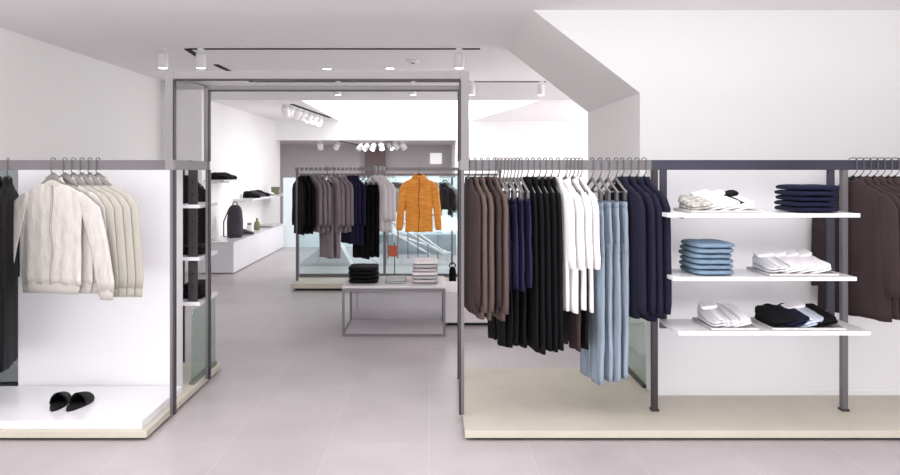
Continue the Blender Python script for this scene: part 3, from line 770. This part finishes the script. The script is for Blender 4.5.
fan(c, w, y0, M_, [(STRIPE, WHITEF), (WHITEF, WHITEF), (WHITEF, WHITEF), (WHITEF, WHITEF)],
    ['pale striped folded shirt at the left end of the middle shelf tray', 'white folded shirt second from left on the middle shelf tray', 'white folded shirt third from left on the middle shelf tray', 'white folded shirt at the right end of the middle shelf tray'],
    'shirts on the middle shelf', sw=.13, seed=340)
c, w = tray('grey tray with striped and white shirts at the left of the bottom shelf', 712, 758, y0, B_)
fan(c, w, y0, B_, [(STRIPE, WHITEF), (STRIPE, None), (WHITEF, None)],
    ['grey striped folded shirt at the left of the bottom shelf', 'striped folded shirt beside the plain white one on the bottom shelf', 'plain white folded shirt in the left tray of the bottom shelf'],
    'shirts in the left tray of the bottom shelf', sw=.12, seed=360)
c, w = tray('grey tray with black, navy and pale shirts on the bottom shelf', 773, 845, y0, B_)
fan(c, w, y0, B_, [(BLACKF, None), (DENIMD, None), (SKYF, WHITEF), (BLACKF, None)],
    ['black folded shirt at the left end of the dark tray on the bottom shelf', 'navy folded shirt between black and pale shirts on the bottom shelf', 'pale blue striped folded shirt on the bottom shelf', 'black folded shirt at the right end of the bottom shelf'],
    'shirts in the right tray of the bottom shelf', sw=.15, seed=380)

# ------------------------------------------------------------------ slippers on the platform
def slipper(label, px, rz, mir):
    d = 4.64
    t = thing('slipper', label, 'slipper', (X(px, d), d, .102), rz, 'black slippers on the white platform')
    def outline(z, s_, n=28):
        R = []
        for k in range(n):
            a = 2 * PI * k / n; y = math.sin(a)
            wd = .045 + .008 * y
            R.append((wd * math.cos(a) * s_ + mir * .006 * y, .135 * y * s_, z))
        return R
    obj('sole', MB().loft([outline(0, .96), outline(.006, 1), outline(.016, 1), outline(.02, .96)]), SLIP, t, True)
    R = []
    for j in range(9):
        u = j / 8; y = -.03 + .155 * u
        hw = .05 * math.sqrt(max(.02, 1 - (u * .97) ** 4)); hh = .07 * (1 - .45 * u) * math.sqrt(max(.03, 1 - u ** 6))
        R.append([(hw * math.cos(PI * k / 12) + mir * .004 * u, y, .014 + hh * math.sin(PI * k / 12)) for k in range(13)] +
                 [(hw * .88 * math.cos(PI * k / 12) + mir * .004 * u, y + .002, .014 + hh * .86 * math.sin(PI * k / 12)) for k in range(12, -1, -1)])
    obj('upper', MB().loft(R), SLIP, t, True)
    return t
slipper('left black open-backed slipper on the white platform', 60, .1, -1)
slipper('right black open-backed slipper on the white platform', 80, -.04, 1)

# ------------------------------------------------------------------ left wall: bench, shelves and goods
t = thing('wall_bench', 'long white bench along the left wall holding a backpack', 'bench')
obj('carcass', MB().box(-3.35, -2.87, 11.28, 15.1, .012, .445, .002), WLAC, t)
obj('bench_top', MB().box(-3.35, -2.85, 11.26, 15.12, .445, .462, .002), WLAC, t)
obj('plinth_line', MB().box(-3.33, -2.9, 11.32, 15.05, 0, .012), HANG, t)
t = thing('wall_shelf', 'upper white wall shelf with a row of black shoes', 'shelf')
obj('board', MB().box(-3.35, -3.05, 11.45, 12.45, 1.33, 1.355, .002), WLAC, t)
obj('bracket', MB().box(-3.35, -3.2, 11.6, 11.62, 1.3, 1.33).box(-3.35, -3.2, 12.3, 12.32, 1.3, 1.33), LAMPW, t)
t = thing('wall_shelf', 'lower white wall shelf further back with shoes and a small box', 'shelf')
obj('board', MB().box(-3.35, -3.02, 13.1, 16.2, .98, 1.01, .002), WLAC, t)
obj('bracket', MB().box(-3.35, -3.2, 13.4, 13.42, .95, .98).box(-3.35, -3.2, 15.8, 15.82, .95, .98), LAMPW, t)
def shoe(label, loc, m, rz=0, group=None, s=1):
    t = thing('shoe', label, 'shoe', loc, rz, group); t.scale = (s, s, s)
    def ring(y, w, h, z0=.018, n=16): return [(w * math.cos(2 * PI * k / n), y, z0 + h / 2 + h / 2 * math.sin(2 * PI * k / n)) for k in range(n)]
    obj('upper', MB().loft([ring(-.135, .02, .05), ring(-.12, .034, .085), ring(-.06, .038, .095), ring(-.01, .04, .085), ring(.05, .044, .055), ring(.11, .04, .042), ring(.14, .02, .025)]), m, t, True)
    obj('sole', MB().loft([[((.036 + .008 * math.sin(a)) * math.cos(a) , .142 * math.sin(a), z) for a in [2 * PI * k / 24 for k in range(24)]] for z in (0, .02)]), mat('sole_grey', (150, 148, 148), .7, var=.05) if m is not SLIP else SLIP, t)
    return t
for i, y in enumerate((11.7, 11.95, 12.2)):
    shoe(f'black shoe, {ORD[i]} from the left on the upper wall shelf', (-3.19, y, 1.355), SLIP, -1.57, 'shoes on the upper wall shelf')
for i, (y, m, n_) in enumerate(((13.7, SLIP, 'black'), (14.1, BAGM, 'grey'), (14.5, SLIP, 'black'), (14.9, PALE, 'pale'))):
    shoe(f'{n_} shoe, {ORD[i]} from the left on the lower wall shelf', (-3.17, y, 1.01), m, -1.57, 'shoes on the lower wall shelf', 1.1)
t = thing('small_box', 'small olive box at the far end of the lower wall shelf', 'box', (-3.15, 15.7, 1.01))
obj('carton', MB().box(-.07, .07, -.07, .07, 0, .14, .003), OLIVE, t); obj('lid', MB().box(-.074, .074, -.074, .074, .11, .15, .003), OLIVE, t)
bag('backpack', 'dark plum-grey backpack with straps standing on the white wall bench', (-3.03, 12.0, .462), .23, .2, .5, BAGM)
shoe('dark shoe lying right of the backpack on the bench', (-2.95, 12.35, .462), BAGM, -.9)
t = thing('glass_jar', 'small pale glass jar on the bench beyond the backpack', 'jar', (-3.03, 12.95, .462))
obj('body', MB().lathe((0, 0, 0), [(.04, 0), (.05, .02), (.05, .1), (.035, .13)], 20), PALE, t, True); obj('lid', MB().cyl((0, 0, .13), .037, .03), HANG, t)
t = thing('olive_bottle', 'small olive ceramic bottle on the bench beyond the glass jar', 'bottle', (-3.03, 13.5, .462))
obj('body', MB().lathe((0, 0, 0), [(.04, 0), (.055, .03), (.05, .12), (.02, .16)], 20), OLIVE, t, True); obj('neck', MB().cyl((0, 0, .158), .018, .05), OLIVE, t)
t = thing('folded_scarf', 'flat grey folded scarf at the far end of the bench', 'scarf', (-3.0, 14.3, .462))
obj('folded_body', slab_mesh(.3, .6, .04, 400), GREYF, t, True)
t = thing('white_vase', 'slim white cone vase on the near end of the bench', 'vase', (-3.2, 11.55, .462))
obj('body', MB().lathe((0, 0, 0), [(.06, 0), (.062, .01), (.045, .15), (.02, .3), (.012, .33)], 24), LAMPW, t, True)
obj('rim', MB().lathe((0, 0, 0), [(.013, .33), (.016, .335), (.013, .34)], 16), LAMPW, t)

# ------------------------------------------------------------------ light
def area(loc, rot, sx, sy, e, col=(1, 1, 1)):
    l = bpy.data.lights.new('area_fill', 'AREA'); l.shape = 'RECTANGLE'; l.size = sx; l.size_y = sy; l.energy = e; l.color = col
    o = bpy.data.objects.new('area_fill', l); C.objects.link(o); o.location = loc; o.rotation_euler = rot
area((-.2, 3.6, ZC - .02), (0, 0, 0), 6.5, 3.6, 100, (1, .99, .992))  # added overhead fill, out of frame, shining down on the racks
area((0, -1.5, 1.9), (math.radians(80), 0, 0), 6, 2.4, 75, (1, .99, .992))  # added frontal fill behind the camera, no fixture there
area((0, 2.2, .1), (math.radians(158), 0, 0), 7, 2.2, 230, (1, .99, .992))  # added unseen fill aimed upward, imitating light bounced off the floor
area((4.5, 12.6, 1.4), (0, math.radians(90), 0), 2.2, 6.5, 150, (1, .985, .985))  # added side fill hidden behind the stair mass, standing in for daylight
area((-1.9, 18.4, 2.12), (0, 0, 0), 3.5, 1.5, 24)  # added fill that brightens the alcove, not one of its spotlights
w_ = bpy.data.worlds.new('World'); S.world = w_; w_.use_nodes = True
w_.node_tree.nodes['Background'].inputs[0].default_value = (1, .985, .99, 1)
w_.node_tree.nodes['Background'].inputs[1].default_value = .8
S.view_settings.view_transform = 'Standard'
S.view_settings.look = 'None'
S.view_settings.exposure = .1
S.cycles.max_bounces = 8; S.cycles.diffuse_bounces = 5; S.cycles.transparent_max_bounces = 12
S.cycles.use_denoising = True

cam = bpy.data.cameras.new('Camera'); co = bpy.data.objects.new('Camera', cam); C.objects.link(co)
co.location = (0, 0, EH); co.rotation_euler = (PI / 2, 0, 0)
cam.sensor_width = 36; cam.lens = F / 900 * 36; cam.shift_x = 18 / 900; cam.shift_y = -67.5 / 900
cam.clip_end = 100
S.camera = co
